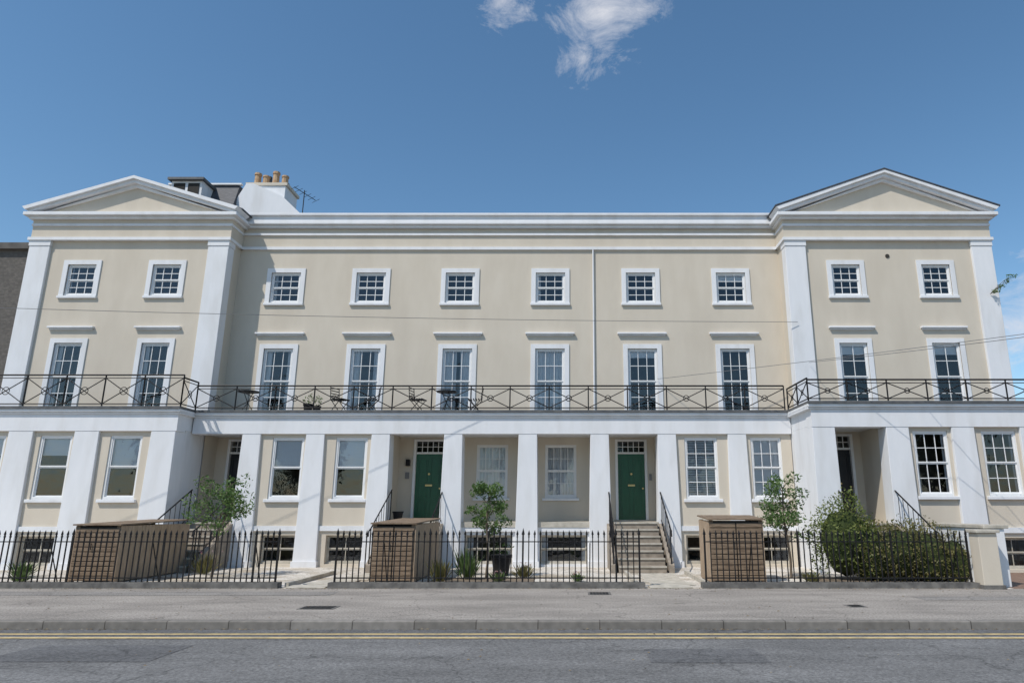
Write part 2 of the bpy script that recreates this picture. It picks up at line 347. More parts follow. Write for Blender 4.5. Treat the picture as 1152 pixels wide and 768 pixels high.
for (xa,xb,wins,apx,apz,nm) in ((-17.85,-11.3,(-16.05,-13.25),-14.62,12.50,'l'),(7.19,13.98,(9.12,12.09),10.62,12.72,'r')):
    ops=[]
    for x in wins:
        ops.append((x-.47,x+.47,8.37,9.45)); ops.append((x-.45,x+.45,4.58,6.79))
    B.wall('wing_wall','stucco',xa,xb,4.4,11.0,YU,ops)
    for k,x in enumerate(wins):
        window(B,x,8.37,9.45,.94,YU,3,4,('curtain',.2) if k==0 else None); surround(B,x,8.37,9.45,.94,YU)
        window(B,x,4.58,6.79,.90,YU,2 if nm=='r' else 3,4,('curtain',.4) if nm=='l' else ('blind',.15)); surround(B,x,4.58,6.79,.90,YU,full=False)
        B.box('hood_moulds','white',x-.74,x+.74,YU-.11,YU+.02,7.27,7.33)
        B.box('hood_moulds','white',x-.70,x+.70,YU-.05,YU+.02,7.22,7.267)
    B.quad('wing_side_wall','stucco',(xa,YU,0),(xa,30,0),(xa,30,11.2),(xa,YU,11.2))
    B.quad('wing_side_wall','stucco',(xb,YU,0),(xb,30,0),(xb,30,11.2),(xb,YU,11.2))
    B.quad('wing_back_wall','stucco',(xa,30,0),(xb,30,0),(xb,30,11.2),(xa,30,11.2))
    for cx in (xa+.31,xb-.31):
        B.box('pilasters','white',cx-.34,cx+.34,YU-.09,YU+.3,4.5,10.08)
        B.box('pilaster_capitals','white',cx-.355,cx+.355,YU-.11,YU+.32,10.083,10.267)
    x0,x1=xa-.05,xb+.05
    B.box('string_course','white',x0-.04,x1+.04,YU-.15,YU+.79,10.27,10.37)
    B.box('wing_frieze','stucco',x0,x1,YU-.07,YU+.78,10.373,10.78)
    B.box('string_course','white',x0-.02,x1+.02,YU-.11,YU+.785,10.783,10.86)
    B.box('wing_frieze','stucco',x0-.01,x1+.01,YU-.08,YU+.78,10.863,11.0)
    B.box('cornice','white',x0-.10,x1+.10,YU-.20,YU+2.5,11.003,11.09)
    B.box('cornice','white',x0-.22,x1+.22,YU-.32,YU+2.6,11.093,11.21)
    e0,e1=x0-.26,x1+.26; zb=11.213
    B.prism('pediment_tympanum','stucco',[(e0+.5,zb),(e1-.5,zb),(apx,apz-.2)],YU-.06,YU+.3)
    for (ex,sg) in ((e0,1),(e1,-1)):
        def rake(t0,t1,y0,y1,part='raking_cornice',mat='white',inx=0):
            B.prism(part,mat,[(ex+sg*inx,zb-t0+.16),(apx,apz-t0),(apx,apz-t1),(ex+sg*(inx+(t1-t0)*1.0),zb-t1+.16 if zb-t1+.16>zb else zb)],y0,y1)
        rake(0,.10,YU-.36,YU+.5)
        rake(.1,.22,YU-.28,YU+.45,inx=.1)
        rake(.22,.34,YU-.16,YU+.4,inx=.3)
        a=(ex-sg*.03,zb+.165); b=(apx,apz+.008)
        B.prism('wing_roof','slate',[a,b,(b[0],b[1]+.045),(a[0],a[1]+.045)],YU-.38 if nm=='r' else YU-.1,30)
    B.prism('wing_gable_back','stucco',[(xa,11.2),(xb,11.2),(apx,apz-.1)],29.8,30)
B.quad('main_back_wall','stucco',(-11.3,30,0),(7.19,30,0),(7.19,30,11.2),(-11.3,30,11.2))
B.box('main_roof','lead',-11.25,7.14,22.4,30,11.1,11.2)
x0,x1=-11.3+.02,7.19-.02
B.box('string_course','white',x0,x1,YW-.07,YW+.1,10.27,10.37)
B.box('string_course','white',x0,x1,YW-.06,YW+.1,10.80,10.88)
B.box('cornice','white',x0,x1,YW-.12,YW+.1,11.053,11.15)
B.box('cornice','white',x0,x1,YW-.22,YW+.3,11.153,11.25)
B.box('parapet','white',x0,x1,YW-.17,YW+.3,11.253,11.46)
B.box('parapet_coping','white',x0,x1,YW-.25,YW+.35,11.463,11.55)
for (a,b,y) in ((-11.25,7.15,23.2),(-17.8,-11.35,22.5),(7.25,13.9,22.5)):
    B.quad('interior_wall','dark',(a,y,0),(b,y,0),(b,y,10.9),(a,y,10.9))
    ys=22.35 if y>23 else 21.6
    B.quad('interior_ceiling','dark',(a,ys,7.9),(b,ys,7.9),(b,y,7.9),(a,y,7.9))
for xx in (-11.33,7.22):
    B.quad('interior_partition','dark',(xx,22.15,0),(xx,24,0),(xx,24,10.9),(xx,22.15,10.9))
B.tube('downpipe','white',[(.83,YW-.05,10.26),(.83,YW-.05,4.5)],.03)
B.tube('wall_vent','dark',[(10.55,YU-.02,9.75),(10.55,YU+.02,9.75)],.07,10)

# ---------------- ground floor main porch
YP=20.5
cols=[-9.5,-7.59,-5.63,-3.46,-1.23,.92,2.93,5.03]
B.box('porch_fascia','white',-11.28,6.66,YP,YP+.45,3.80,4.28)
B.box('porch_slab','white',-11.28,6.66,YP+.453,YW-.003,3.86,4.40)
def porchtop(x0,x1,y,yback):
    B.box('porch_cornice','white',x0,x1,y-.04,yback,4.283,4.34)
    B.box('porch_cornice','white',x0,x1,y-.09,yback,4.343,4.43)
    B.box('balcony_deck_edge','lead',x0,x1,y-.13,yback,4.433,4.50)
porchtop(-11.22,6.56,YP,YW-.01)
for c in cols:
    B.taper('porch_columns','white',c,YP+.26,.0,3.80,.68,.56,.55,.50)
    B.box('column_bases','white',c-.37,c+.37,YP-.06,YP+.55,0,.16)
def infill(xa,xb,y,wx,w,z0,z1,cc,rr,cover,bas=True):
    o=[(wx-w/2,wx+w/2,z0,z1)]
    if bas: o.append((wx-.55,wx+.55,.08,.88))
    B.wall('ground_floor_wall','stucco',xa,xb,0,3.82,y,o,depth=.22)
    window(B,wx,z0,z1,w,y,cc,rr,cover)
    B.box('window_sills','white',wx-w/2-.08,wx+w/2+.08,y-.09,y+.05,z0-.09,z0)
    B.box('plinth_course','white',xa,xb,y-.05,y+.02,1.0,1.14)
    if bas:
        window(B,wx,.08,.88,1.1,y+.08,2,2,None,fr=.03,wm='stone',pre='basement_')
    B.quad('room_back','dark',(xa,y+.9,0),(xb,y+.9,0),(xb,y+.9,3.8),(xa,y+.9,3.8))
cw=.27
infill(cols[0]+cw,cols[1]-cw,YP+.09,-8.40,.95,1.9,3.70,1,2,('blind',.48))
infill(cols[1]+cw,cols[2]-cw,YP+.09,-6.50,.95,1.9,3.70,1,2,('blind',.50))
infill(cols[6]+cw,cols[7]-cw,YP+.09,3.95,.98,1.9,3.70,3,4,('venetian',.95))
infill(cols[7]+cw,6.66,YP+.09,5.90,.92,1.9,3.70,3,4,('blind',1))
for xx in (cols[0],cols[2],cols[6]):
    B.box('porch_partition','stucco',xx-.2,xx+.2,YP+.53,YW-.003,0,3.857)
def door(g,cx,y,z0,mat,w=.86,h=2.08):
    x0,x1=cx-w/2,cx+w/2
    g.box('door_leaf_'+mat,mat,x0,x1,y+.08,y+.13,z0,z0+h)
    for (a,b) in ((.12,.62),(.72,1.05),(1.15,1.95)):
        for (c,d) in ((x0+.09,cx-.05),(cx+.05,x1-.09)):
            t=.018
            for q in ((c,d,a,a+t),(c,d,b-t,b),(c,c+t,a+t,b-t),(d-t,d,a+t,b-t)):
                g.box('door_moulding_'+mat,mat,q[0],q[1],y+.062,y+.082,z0+q[2],z0+q[3])
            g.box('door_moulding_'+mat,mat,c+.05,d-.05,y+.070,y+.082,z0+a+.05,z0+b-.05)
    g.box('letterbox','brass',cx-.11,cx+.11,y+.055,y+.08,z0+1.07,z0+1.125)
    g.tube('door_knocker','brass',[(cx,y+.04,z0+1.45),(cx,y+.075,z0+1.45)],.035,8)
    g.tube('door_knob','brass',[(x1-.07,y+.03,z0+1.0),(x1-.07,y+.08,z0+1.0)],.028,8)
    g.box('door_frame','whiteg',x0-.08,x0,y-.03,y+.14,z0,z0+h+.46); g.box('door_frame','whiteg',x1,x1+.08,y-.03,y+.14,z0,z0+h+.46)
    g.box('door_frame','whiteg',x0,x1,y+.02,y+.14,z0+h,z0+h+.06); g.box('door_frame','whiteg',x0,x1,y-.03,y+.14,z0+h+.40,z0+h+.46)
    g.quad('fanlight_glass','glass',(x0,y+.09,z0+h+.06),(x1,y+.09,z0+h+.06),(x1,y+.09,z0+h+.40),(x0,y+.09,z0+h+.40))
    for i in range(1,5):
        xx=x0+w*i/5; g.box('fanlight_bars','whiteg',xx-.01,xx+.01,y+.07,y+.10,z0+h+.06,z0+h+.40)
    g.box('fanlight_bars','whiteg',x0,x1,y+.068,y+.098,z0+h+.22,z0+h+.24)
    g.box('door_threshold','stone',x0-.08,x1+.08,y-.12,y+.14,z0-.003,z0+.04)
FL=1.25
dops=[]
for dx in (-4.46,1.99,-10.43): dops.append((dx-.51,dx+.51,FL,FL+2.54))
wz=(1.95,3.62)
for wx in (-2.45,-.26): dops.append((wx-.5,wx+.5,wz[0],wz[1]))
B.wall('loggia_back_wall','stucco',-11.3,cols[6],0.9,3.87,YW,dops,depth=.2)
for dx in (-4.46,1.99): door(B,dx,YW,FL,'green')
door(B,-10.43,YW,FL,'darkdoor')
for wx in (-2.45,-.26):
    window(B,wx,wz[0],wz[1],1.0,YW,4,4,('curtain',1)); B.box('window_sills','white',wx-.58,wx+.58,YW-.08,YW+.04,wz[0]-.08,wz[0])
B.box('loggia_floor','stone',cols[2]+.2,cols[6]-.2,YP+.1,YW-.003,1.1,FL)
B.box('loggia_floor','stone',-11.25,cols[0]-.2,YP+.1,YW-.003,1.1,FL)
for (a,b,has) in ((cols[2],cols[3],0),(cols[3],cols[4],1),(cols[4],cols[5],1),(cols[5],cols[6],0),(-11.3,cols[0],0)):
    cx=(a+b)/2; xa=a+cw if a!=-11.3 else a; xb=b-cw
    B.wall('basement_wall','white',xa,xb,0,1.1,YP+.2,[(cx-.7,cx+.7,.06,.88)] if has else [],depth=.3)
    B.box('plinth_course','white',xa,xb,YP+.12,YP+.25,.98,1.1)
    if has:
        window(B,cx,.06,.88,1.4,YP+.3,4,2,('curtain',.3),fr=.03,wm='stone',pre='basement_')
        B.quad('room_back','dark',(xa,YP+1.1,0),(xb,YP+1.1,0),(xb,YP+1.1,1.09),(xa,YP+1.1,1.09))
B.box('intercom','plastic',-5.2,-5.08,YW-.04,YW,2.55,2.75)
B.box('wall_lantern','iron',-5.18,-5.06,YW-.14,YW,2.95,3.15)
B.box('intercom','plastic',2.55,2.63,YW-.04,YW,2.5,2.7)
# ---------------- steps
def steps(g,x0,x1,ytop,n=7,rise=FL/7,tread=.28):
    for i in range(n):
        z1=FL-rise*i-(0.0 if i else .002)
        g.box('entrance_steps','steps',x0,x1,ytop-tread*(i+1),ytop-tread*i-.002,0,z1)
        g.box('step_nosings','stone',x0,x1,ytop-tread*(i+1)-.025,ytop-tread*(i+1)-.001,z1-.045,z1-.003)
    for xx in (x0-.13,x1+.13):
        yb=ytop-tread*n
        B.add('step_side_walls','steps',[(xx-.07,ytop-.0,0),(xx+.07,ytop,0),(xx+.07,yb,0),(xx-.07,yb,0),(xx-.07,ytop,FL+.02),(xx+.07,ytop,FL+.02),(xx+.07,yb,.2),(xx-.07,yb,.2)],
            [(0,1,2,3),(4,7,6,5),(0,4,5,1),(1,5,6,2),(2,6,7,3),(3,7,4,0)])
        top=[(xx,ytop+.05,FL+.92),(xx,yb+.05,.2+.92),(xx,yb-.12,.2+.86),(xx,yb-.16,.2+.72)]
        g.tube('handrails','iron',top,.02)
        for i in range(9):
            t=i/8; yy=ytop+.0+(yb+.05-ytop)*t; zz=FL+(.2-FL)*t
            g.tube('handrail_balusters','iron',[(xx,yy,zz),(xx,yy,zz+.92)],.009 if 0<i<8 else .018,5)
        g.tube('handrails','iron',[(xx,ytop,FL+.12),(xx,yb+.05,.32)],.009,5)
steps(B,1.3,2.55,YP+.1)
steps(B,-5.1,-3.85,YP+.1)
steps(B,-11.0,-9.95,YP+.1)
# ---------------- left wing ground floor
YL=19.7
B.box('porch_fascia','white',-18.0,-11.3,YL,YL+.45,3.80,4.28)
B.box('porch_slab','white',-17.95,-11.32,YL+.453,YU-.003,3.86,4.40)
porchtop(-18.15,-11.22,YL,YU-.01)
lp=[-17.65,-15.78,-13.88,-11.68]
for c in lp:
    B.taper('porch_columns','white',c,YL+.27,0,3.80,.80,.58,.70,.52)
    B.box('column_bases','white',c-.42,c+.42,YL-.06,YL+.5,0,.16)
for a,b,wx in ((lp[0],lp[1],-16.7),(lp[1],lp[2],-14.78),(lp[2],lp[3],-12.76)):
    infill(a+.33,b-.33,YL+.09,wx,.93,1.88,3.68,1,2,('blind',.3 if wx<-13 else .5))
B.box('wing_ground_side_wall','white',-11.62,-11.34,YL+.55,YW-.2,0,3.857)
# ---------------- right wing ground floor
YR=18.7
B.box('porch_fascia','white',6.66,14.2,YR,YR+.45,3.80,4.28)
B.box('porch_slab','white',6.68,14.15,YR+.453,YU-.003,3.86,4.40)
porchtop(6.56,14.35,YR,YU-.01)
rp=[6.97,8.99,10.78,12.65,13.9]
for c in rp:
    B.taper('porch_columns','white',c,YR+.27,0,3.80,.70,.58,.62,.52)
    B.box('column_bases','white',c-.4,c+.4,YR-.06,YR+.5,0,.16)
B.box('wing_ground_side_wall','white',6.68,6.95,YR+.55,YW-.1,0,3.857)
B.box('wing_ground_side_wall','white',13.9,14.15,YR+.55,YW-.1,0,3.857)
for a,b,wx in ((rp[1],rp[2],9.9),(rp[2],rp[3],11.78)):
    infill(a+.28,b-.28,YR+.09,wx,.95,1.95,3.70,3,4,('curtain',.25))
infill(rp[3]+.28,rp[4]-.28,YR+.09,13.28,.5,1.95,3.70,1,2,None,bas=False)
B.wall('porch_back_wall','stucco',6.95,8.8,.9,3.87,20.5,[(7.44,8.46,FL,FL+2.54)],depth=.2)
door(B,7.95,20.5,FL,'darkdoor')
B.box('porch_partition','stucco',8.7,8.85,YR+.55,20.497,0,3.857)
B.box('loggia_floor','stone',6.95,8.7,YR+.1,20.497,0,FL)
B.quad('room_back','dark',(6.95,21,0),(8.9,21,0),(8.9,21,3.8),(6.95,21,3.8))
steps(B,7.35,8.6,YR+.1)
# ---------------- chimney + mansard behind left wing
B.box('chimney_stack','white',-13.0,-11.5,25.4,26.6,11.1,14.35)
B.prism('chimney_shoulder','white',[(-13.55,11.1),(-10.6,11.1),(-10.6,12.95),(-11.5,13.8),(-12.7,14.35),(-13.0,14.35),(-13.55,13.2)],25.2,25.38)
B.box('chimney_cap','stucco',-13.1,-11.42,25.35,26.65,14.353,14.47)
for i,cx in enumerate((-12.85,-12.5,-12.1,-11.72)):
    h=[.62,.5,.68,.5][i]
    B.tube('chimney_pots','terracotta' ,[(cx,25.8,14.47),(cx,25.8,14.5),(cx,25.8,14.47+h*.85),(cx,25.8,14.47+h*.86),(cx,25.8,14.47+h)],[.16,.14,.12,.15,.14],10)
for cx,h in ((-12.7,.75),(-11.95,.45)):
    B.tube('chimney_pots_sooty','brown',[(cx+.05,26.35,14.47),(cx+.05,26.35,14.47+h)],[.15,.12],10)
B.add('mansard_roof','slate',[(-16.9,24.2,11.1),(-13.3,24.2,11.1),(-13.3,29,11.1),(-16.9,29,11.1),(-16.0,25.3,14.3),(-13.3,25.3,14.3),(-13.3,28.5,14.3),(-16.0,28.5,14.3)],
      [(0,1,5,4),(1,2,6,5),(2,3,7,6),(3,0,4,7),(4,5,6,7)])
B.box('dormer','white',-15.5,-14.3,24.4,25.6,12.9,14.05)
B.box('dormer_roof','lead',-15.6,-14.2,24.25,25.7,14.053,14.15)
for cx in (-15.18,-14.62):
    B.box('dormer_window','dark',cx-.22,cx+.22,24.38,24.41,13.05,13.95)
B.box('mansard_coping','whiteg',-16.15,-13.2,25.2,25.35,14.303,14.37)
B.tube('tv_aerial','iron',[(-10.75,25.5,12.7),(-10.75,25.5,14.2)],.02,5)
B.tube('tv_aerial','iron',[(-11.1,25.3,14.25),(-10.35,25.7,13.85)],.014,5)
for i in range(6):
    t=i/5; px=-11.1+.75*t; pz=14.25-.4*t
    B.tube('tv_aerial','iron',[(px-.08,25.2+.4*t,pz-.15),(px+.08,25.5+.4*t,pz+.15)],.008,4)
B.tube('chimney_pots','terracotta',[(6.3,24.2,11.15),(6.3,24.2,12.1)],[.14,.11],10)
B.tube('chimney_pots','terracotta',[(6.65,24.2,11.15),(6.65,24.2,12.05)],[.14,.11],10)
B.finish(bevel=('porch_columns','cornice','parapet_coping','hood_moulds','pilasters','entrance_steps','window_sills','porch_cornice'))

# ---------------- balcony railing
R=Group('balcony_railing',(-2,20,4.5))
def rail(x0,y0,x1,y1,z0,h,n):
    a=Vector((x0,y0,0)); b=Vector((x1,y1,0)); d=b-a
    for zz,r in ((z0+.07,.017),(z0+h,.025),(z0+h-.09,.013)):
        R.tube('rails','iron',[(a.x,a.y,zz),(b.x,b.y,zz)],r,6)
    for i in range(n+1):
        q=a+d*(i/n); R.tube('posts','iron',[(q.x,q.y,z0),(q.x,q.y,z0+h)],.021,6)
        if i<n:
            q2=a+d*((i+1)/n); m_=(q+q2)/2
            zc=(z0+.07+z0+h-.09)/2; zt=z0+h-.09; zb=z0+.07
            R.tube('crosses','iron',[(q.x,q.y,zt),(q2.x,q2.y,zb)],.015,5)
            R.tube('crosses','iron',[(q.x,q.y,zb),(q2.x,q2.y,zt)],.015,5)
            u=d.normalized(); rr=h*.12
            pts=[(m_.x+u.x*rr*math.cos(t),m_.y+u.y*rr*math.cos(t),zc+rr*math.sin(t)) for t in [k*math.pi/5 for k in range(11)]]
            R.tube('rings','iron',pts,.012,4)
rail(-18.1,YL-.07,-11.24,YL-.07,4.5,.92,6)
rail(-11.24,YL-.07,-11.24,YP-.07,4.5,.84,1)
rail(-11.24,YP-.07,6.5,YP-.07,4.5,.74,15)
rail(6.6,YP-.07,6.6,YR-.05,4.5,.64,2)
rail(6.6,YR-.05,14.3,YR-.05,4.5,.60,7)
R.finish()

# ---------------- iron fences
def fence(x0,x1,y=15.2,h=1.16,sp=.122):
    g=Group('iron_railing_fence',((x0+x1)/2,y,0))
    g.box('stone_plinth','plinth',x0-.1,x1+.1,y-.12,y+.12,0,.115)
    n=int((x1-x0)/sp)
    for i in range(n+1):
        x=x0+(x1-x0)*i/n
        thick = .021 if i%16 and i!=n else .036
        j=random.uniform(-.006,.006)
        g.box('bars','iron',x-thick/2,x+thick/2,y-thick/2,y+thick/2,.1,h-.1)
        w=.026 if thick<.03 else .034
        g.add('spear_finials','iron',[(x-.009,y-.009,h-.11),(x+.009,y-.009,h-.11),(x+.009,y+.009,h-.11),(x-.009,y+.009,h-.11),
              (x-w,y-.009,h-.065),(x,y-w*.6,h-.065),(x+w,y+.0,h-.065),(x,y+w*.6,h-.065),(x+j,y,h+.02 if thick<.03 else h+.06)],
              [(0,1,5,4),(1,2,6,5),(2,3,7,6),(3,0,4,7),(4,5,8),(5,6,8),(6,7,8),(7,4,8)])
        g.box('collars','iron',x-.016,x+.016,y-.016,y+.016,h-.135,h-.11)
    g.box('rails','iron',x0-.02,x1+.02,y-.022,y+.022,h-.235,h-.215)
    g.box('rails','iron',x0-.02,x1+.02,y-.022,y+.022,.19,.212)
    k=x0+1
    while k<x1:
        g.tube('stays','iron',[(k,y+.02,h-.25),(k,y+.45,.02)],.012,5); k+=2.2
    g.finish()
fence(-16.5,-6.2); fence(-4.95,1.5); fence(2.9,8.5)

P=Group('rendered_gate_pier',(9,15.2,0))
P.box('front_pier','stucco',8.62,9.02,14.95,15.3,0,1.12); P.box('front_pier_cap','stone',8.57,9.07,14.9,15.35,1.123,1.19)
P.box('back_wall','white',9.0,9.42,15.32,17.4,0,1.2); P.box('back_wall_cap','stone',8.96,9.5,15.28,17.45,1.203,1.28)
P.box('foot','plinth',8.59,9.05,14.92,15.33,0,.08)
P.finish(bevel=('front_pier','front_pier_cap','back_wall','back_wall_cap'))

# ---------------- bin stores
def binstore(x0,x1,y0,y1,h):
    g=Group('timber_bin_store',((x0+x1)/2,(y0+y1)/2,0))
    for xx in (x0,x1-.08):
        for yy in (y0,y1-.08): g.box('corner_posts','wood',xx,xx+.08,yy,yy+.08,0,h-.05)
    n=11; s=(h-.16)/n
    mid=(x0+x1)/2
    for i in range(n):
        z=.06+s*i; j=random.uniform(-.003,.003)
        g.box('front_slats','wood',x0+.01,mid-.012,y0-.022+j,y0-.002+j,z,z+s*.86)
        g.box('front_slats','wood',mid+.012,x1-.01,y0-.022-j,y0-.002-j,z,z+s*.86)
        g.box('back_slats','wood',x0,x1,y1+.002,y1+.02,z,z+s*.8)
    m=int((y1-y0)/.13)
    for i in range(m):
        a=y0+(y1-y0)*i/m; b=y0+(y1-y0)*(i+1)/m-.008; j=random.uniform(-.003,.003)
        for xx in (x0-.02,x1+.002): g.box('side_boards','wood_l',xx+j,xx+.018+j,a,b,.03,h-.06)
    g.box('inner_lining','dark',x0+.03,x1-.03,y0+.01,y1-.01,.05,h-.08)
    k=6
    for i in range(k):
        a=x0-.05+(x1-x0+.1)*i/k; b=x0-.05+(x1-x0+.1)*(i+1)/k-.006
        g.add('lid','wood',[(a,y0-.07,h-.05),(b,y0-.07,h-.05),(b,y1+.03,h+.02),(a,y1+.03,h+.02),(a,y0-.07,h-.02),(b,y0-.07,h-.02),(b,y1+.03,h+.05),(a,y1+.03,h+.05)],
          [(0,3,2,1),(4,5,6,7),(0,1,5,4),(1,2,6,5),(2,3,7,6),(3,0,4,7)])
    g.tube('handle','iron',[(mid-.08,y0-.05,h*.55),(mid-.08,y0-.05,h*.55+.15)],.01,5)
    g.finish(bevel=('front_slats',))
binstore(-11.2,-10.2,16.1,19.0,1.30)
binstore(-4.45,-3.5,16.1,19.0,1.33)
binstore(3.2,4.4,16.1,17.3,1.42)

# ---------------- trees
def leaves(g,part,mat,centers,n,size,rng):
    V=[];F=[]
    for (c,r,k) in centers:
        for _ in range(k):
            d=rng.normal(size=3); d/=np.linalg.norm(d); rad=rng.uniform(.25,1)**.5
            p=np.array(c)+d*np.array(r)*rad
            a=rng.normal(size=3); a/=np.linalg.norm(a); b=np.cross(a,rng.normal(size=3)); b/=np.linalg.norm(b)
            s=size*rng.uniform(.6,1.3)
            o=len(V)
            V+= [p-a*s, p+b*s*.42, p+a*s, p-b*s*.42]; F.append((o,o+1,o+2,o+3))
    g.add(part,mat,V,F)
def sapling(x,y,h,w,seed,lean=0):
    rng=np.random.default_rng(seed); g=Group('young_tree',(x,y,0))
    tp=[(x+lean*t+.03*math.sin(t*7),y,h*.8*t) for t in [0,.2,.4,.6,.8,1]]
    g.tube('trunk','bark',tp,[.035,.03,.026,.02,.014,.007],7)
    cs=[]
    for i in range(28):
        t=rng.uniform(.38,1); k=np.array(tp[0])*(1-t)+np.array(tp[-1])*t
        ang=rng.uniform(0,6.28); L=w*.5*(1.15-t*.6)*rng.uniform(.55,1.1)
        e=k+np.array([math.cos(ang)*L,math.sin(ang)*L,L*rng.uniform(.2,.9)])
        m_=(k+e)/2+np.array([0,0,.05])
        g.tube('limbs','bark',[k,m_,e],[.011,.007,.003],5)
        cs.append((e,(w*.14,w*.14,w*.12),int(rng.integers(34,64))))
        cs.append((m_,(w*.1,w*.1,w*.09),int(rng.integers(10,30))))
    leaves(g,'foliage','leaf',cs,0,.046,rng)
    g.finish()
sapling(-8.75,17.6,2.8,1.6,1,.1)
sapling(-2.0,17.4,2.6,1.1,2)
sapling(5.35,17.3,2.7,1.35,3,-.08)

def shrub(name,x,y,blobs,mat,size,dens,seed,core=True,z=0):
    rng=np.random.default_rng(seed); g=Group(name,(x,y,z))
    for (dx,dy,dz,rx,ry,rz) in blobs:
        V=[];F=[]
        k=int(dens*(rx*ry+rx*rz+ry*rz)*4)
        for _ in range(k):
            d=rng.normal(size=3); d/=np.linalg.norm(d)
            if d[2]<-.6: continue
            bump=1+.13*math.sin(d[0]*6+dx*3)+.12*math.sin(d[2]*8+dy*5)+.08*math.sin(d[1]*9)
            rad=rng.uniform(.82,1.12)*bump
            p=np.array([x+dx,y+dy,z+dz])+d*np.array([rx,ry,rz])*rad
            if p[2]<.01: continue
            a=rng.normal(size=3)+d*.6; a/=np.linalg.norm(a); b=np.cross(a,rng.normal(size=3)); b/=np.linalg.norm(b)
            s=size*rng.uniform(.6,1.4); o=len(V)
            V+=[p-a*s,p+b*s*.5,p+a*s,p-b*s*.5]; F.append((o,o+1,o+2,o+3))
        g.add('foliage',mat,V,F)
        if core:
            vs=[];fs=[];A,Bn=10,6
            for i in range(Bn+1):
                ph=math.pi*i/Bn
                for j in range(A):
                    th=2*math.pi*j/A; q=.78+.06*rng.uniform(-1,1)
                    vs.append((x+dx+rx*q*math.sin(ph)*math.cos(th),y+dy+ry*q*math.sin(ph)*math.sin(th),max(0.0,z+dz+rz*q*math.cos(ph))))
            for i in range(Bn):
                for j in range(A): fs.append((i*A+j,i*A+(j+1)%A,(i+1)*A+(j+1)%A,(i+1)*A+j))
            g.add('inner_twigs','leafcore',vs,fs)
    g.finish()
shrub('rounded_bush',6.55,16.9,[(0,0,.85,.72,.7,.95),(.5,.1,.6,.5,.6,.75)],'hedge',.035,480,11)
shrub('garden_hedge',8.0,16.6,[(-.9,.2,.55,.6,.6,.75),(-.3,.1,.6,.6,.6,.68),(.35,.0,.5,.6,.6,.68),(.9,-.1,.42,.5,.55,.62),(.5,.9,.6,.9,.5,.62)],'hedge2',.032,480,12)
# street trees on the far side of the road
rg=np.random.default_rng(77)
for i,tx in enumerate((-34,-23,-13,-2,9,19,31)):
    h=rg.uniform(9,12); ty=-20+rg.uniform(-2,2); g=Group('street_tree',(tx,ty,0))
    g.tube('trunk','bark',[(tx,ty,0),(tx+.1,ty,h*.3),(tx,ty+.2,h*.7)],[.3,.22,.1],8)
    cs=[]
    for k in range(26):
        d=rg.normal(size=3); d/=np.linalg.norm(d); c=np.array([tx,ty,h*.6])+d*np.array([3.8,3.2,h*.32])*rg.uniform(.3,1)
        g.tube('limbs','bark',[(tx,ty+.1,h*.35),tuple(c)],[.09,.03],5)
        cs.append((tuple(c),(1.6,1.6,1.3),70))
    leaves(g,'foliage','bigtree',cs,0,.38,rg); g.finish()
def herb(x,y,w,h,mat,name,seed):
    rg=np.random.default_rng(seed); g=Group(name,(x,y,0)); V=[];F=[]
    n=int(40+160*w)
    for _ in range(n):
        a=rg.uniform(0,6.28); r=w*.5*rg.uniform(0,1); bx=x+math.cos(a)*r*.5; by=y+math.sin(a)*r*.5
        hh=h*rg.uniform(.35,1); tx=bx+math.cos(a)*r; ty=by+math.sin(a)*r
        wd=.012+.012*rg.uniform(); o=len(V); pa=a+1.57
        mx_,my_=(bx+tx)/2,(by+ty)/2
        V+=[(bx,by,0),(mx_+math.cos(pa)*wd,my_+math.sin(pa)*wd,hh*.6),(tx,ty,hh),(mx_-math.cos(pa)*wd,my_-math.sin(pa)*wd,hh*.6)]; F.append((o,o+1,o+2,o+3))
    g.add('leaves',mat,V,F)
    if rg.uniform()<.5:
        cs=[((x+rg.uniform(-w,w)*.4,y+rg.uniform(-w,w)*.4,h*rg.uniform(.7,1.05)),(.03,.03,.02),5) for _ in range(9)]
        leaves(g,'blooms','flower',cs,0,.022,rg)
    g.finish()
spots=[(-2.9,16.2,.5,.55),(-2.4,17.0,.6,.6),(-1.6,16.4,.4,.25),(-1.1,17.3,.5,.35),(.2,16.5,.3,.2),
 (-2.6,18.2,.7,.7),(-9.3,18.3,.7,.55),(-12.5,16.4,.4,.25),(-13.4,17.6,.6,.4),(5.5,16.3,.4,.25)]
for i,(x,y,w,h) in enumerate(spots):
    herb(x,y,w,h,'herb' if i%3 else 'hedge2','herbaceous_plant',100+i)
g=Group('wall_plant',(13.95,21.15,8.6)); rg=np.random.default_rng(4)
cs=[]
for i in range(8):
    t=i/7
    e=np.array([13.7+.55*t+rg.uniform(-.08,.08),21.05-.25*t,8.45+.45*t+rg.uniform(-.08,.08)])
    g.tube('stems','bark',[(13.7,21.18,8.4),(np.array([13.7,21.18,8.4])+e)/2+np.array([0,-.05,.03]),e],[.01,.007,.003],4)
    cs.append((e,(.10,.1,.07),24))
leaves(g,'foliage','leaf',cs,0,.036,rg); g.finish()
V=[];F=[];rg=np.random.default_rng(9)
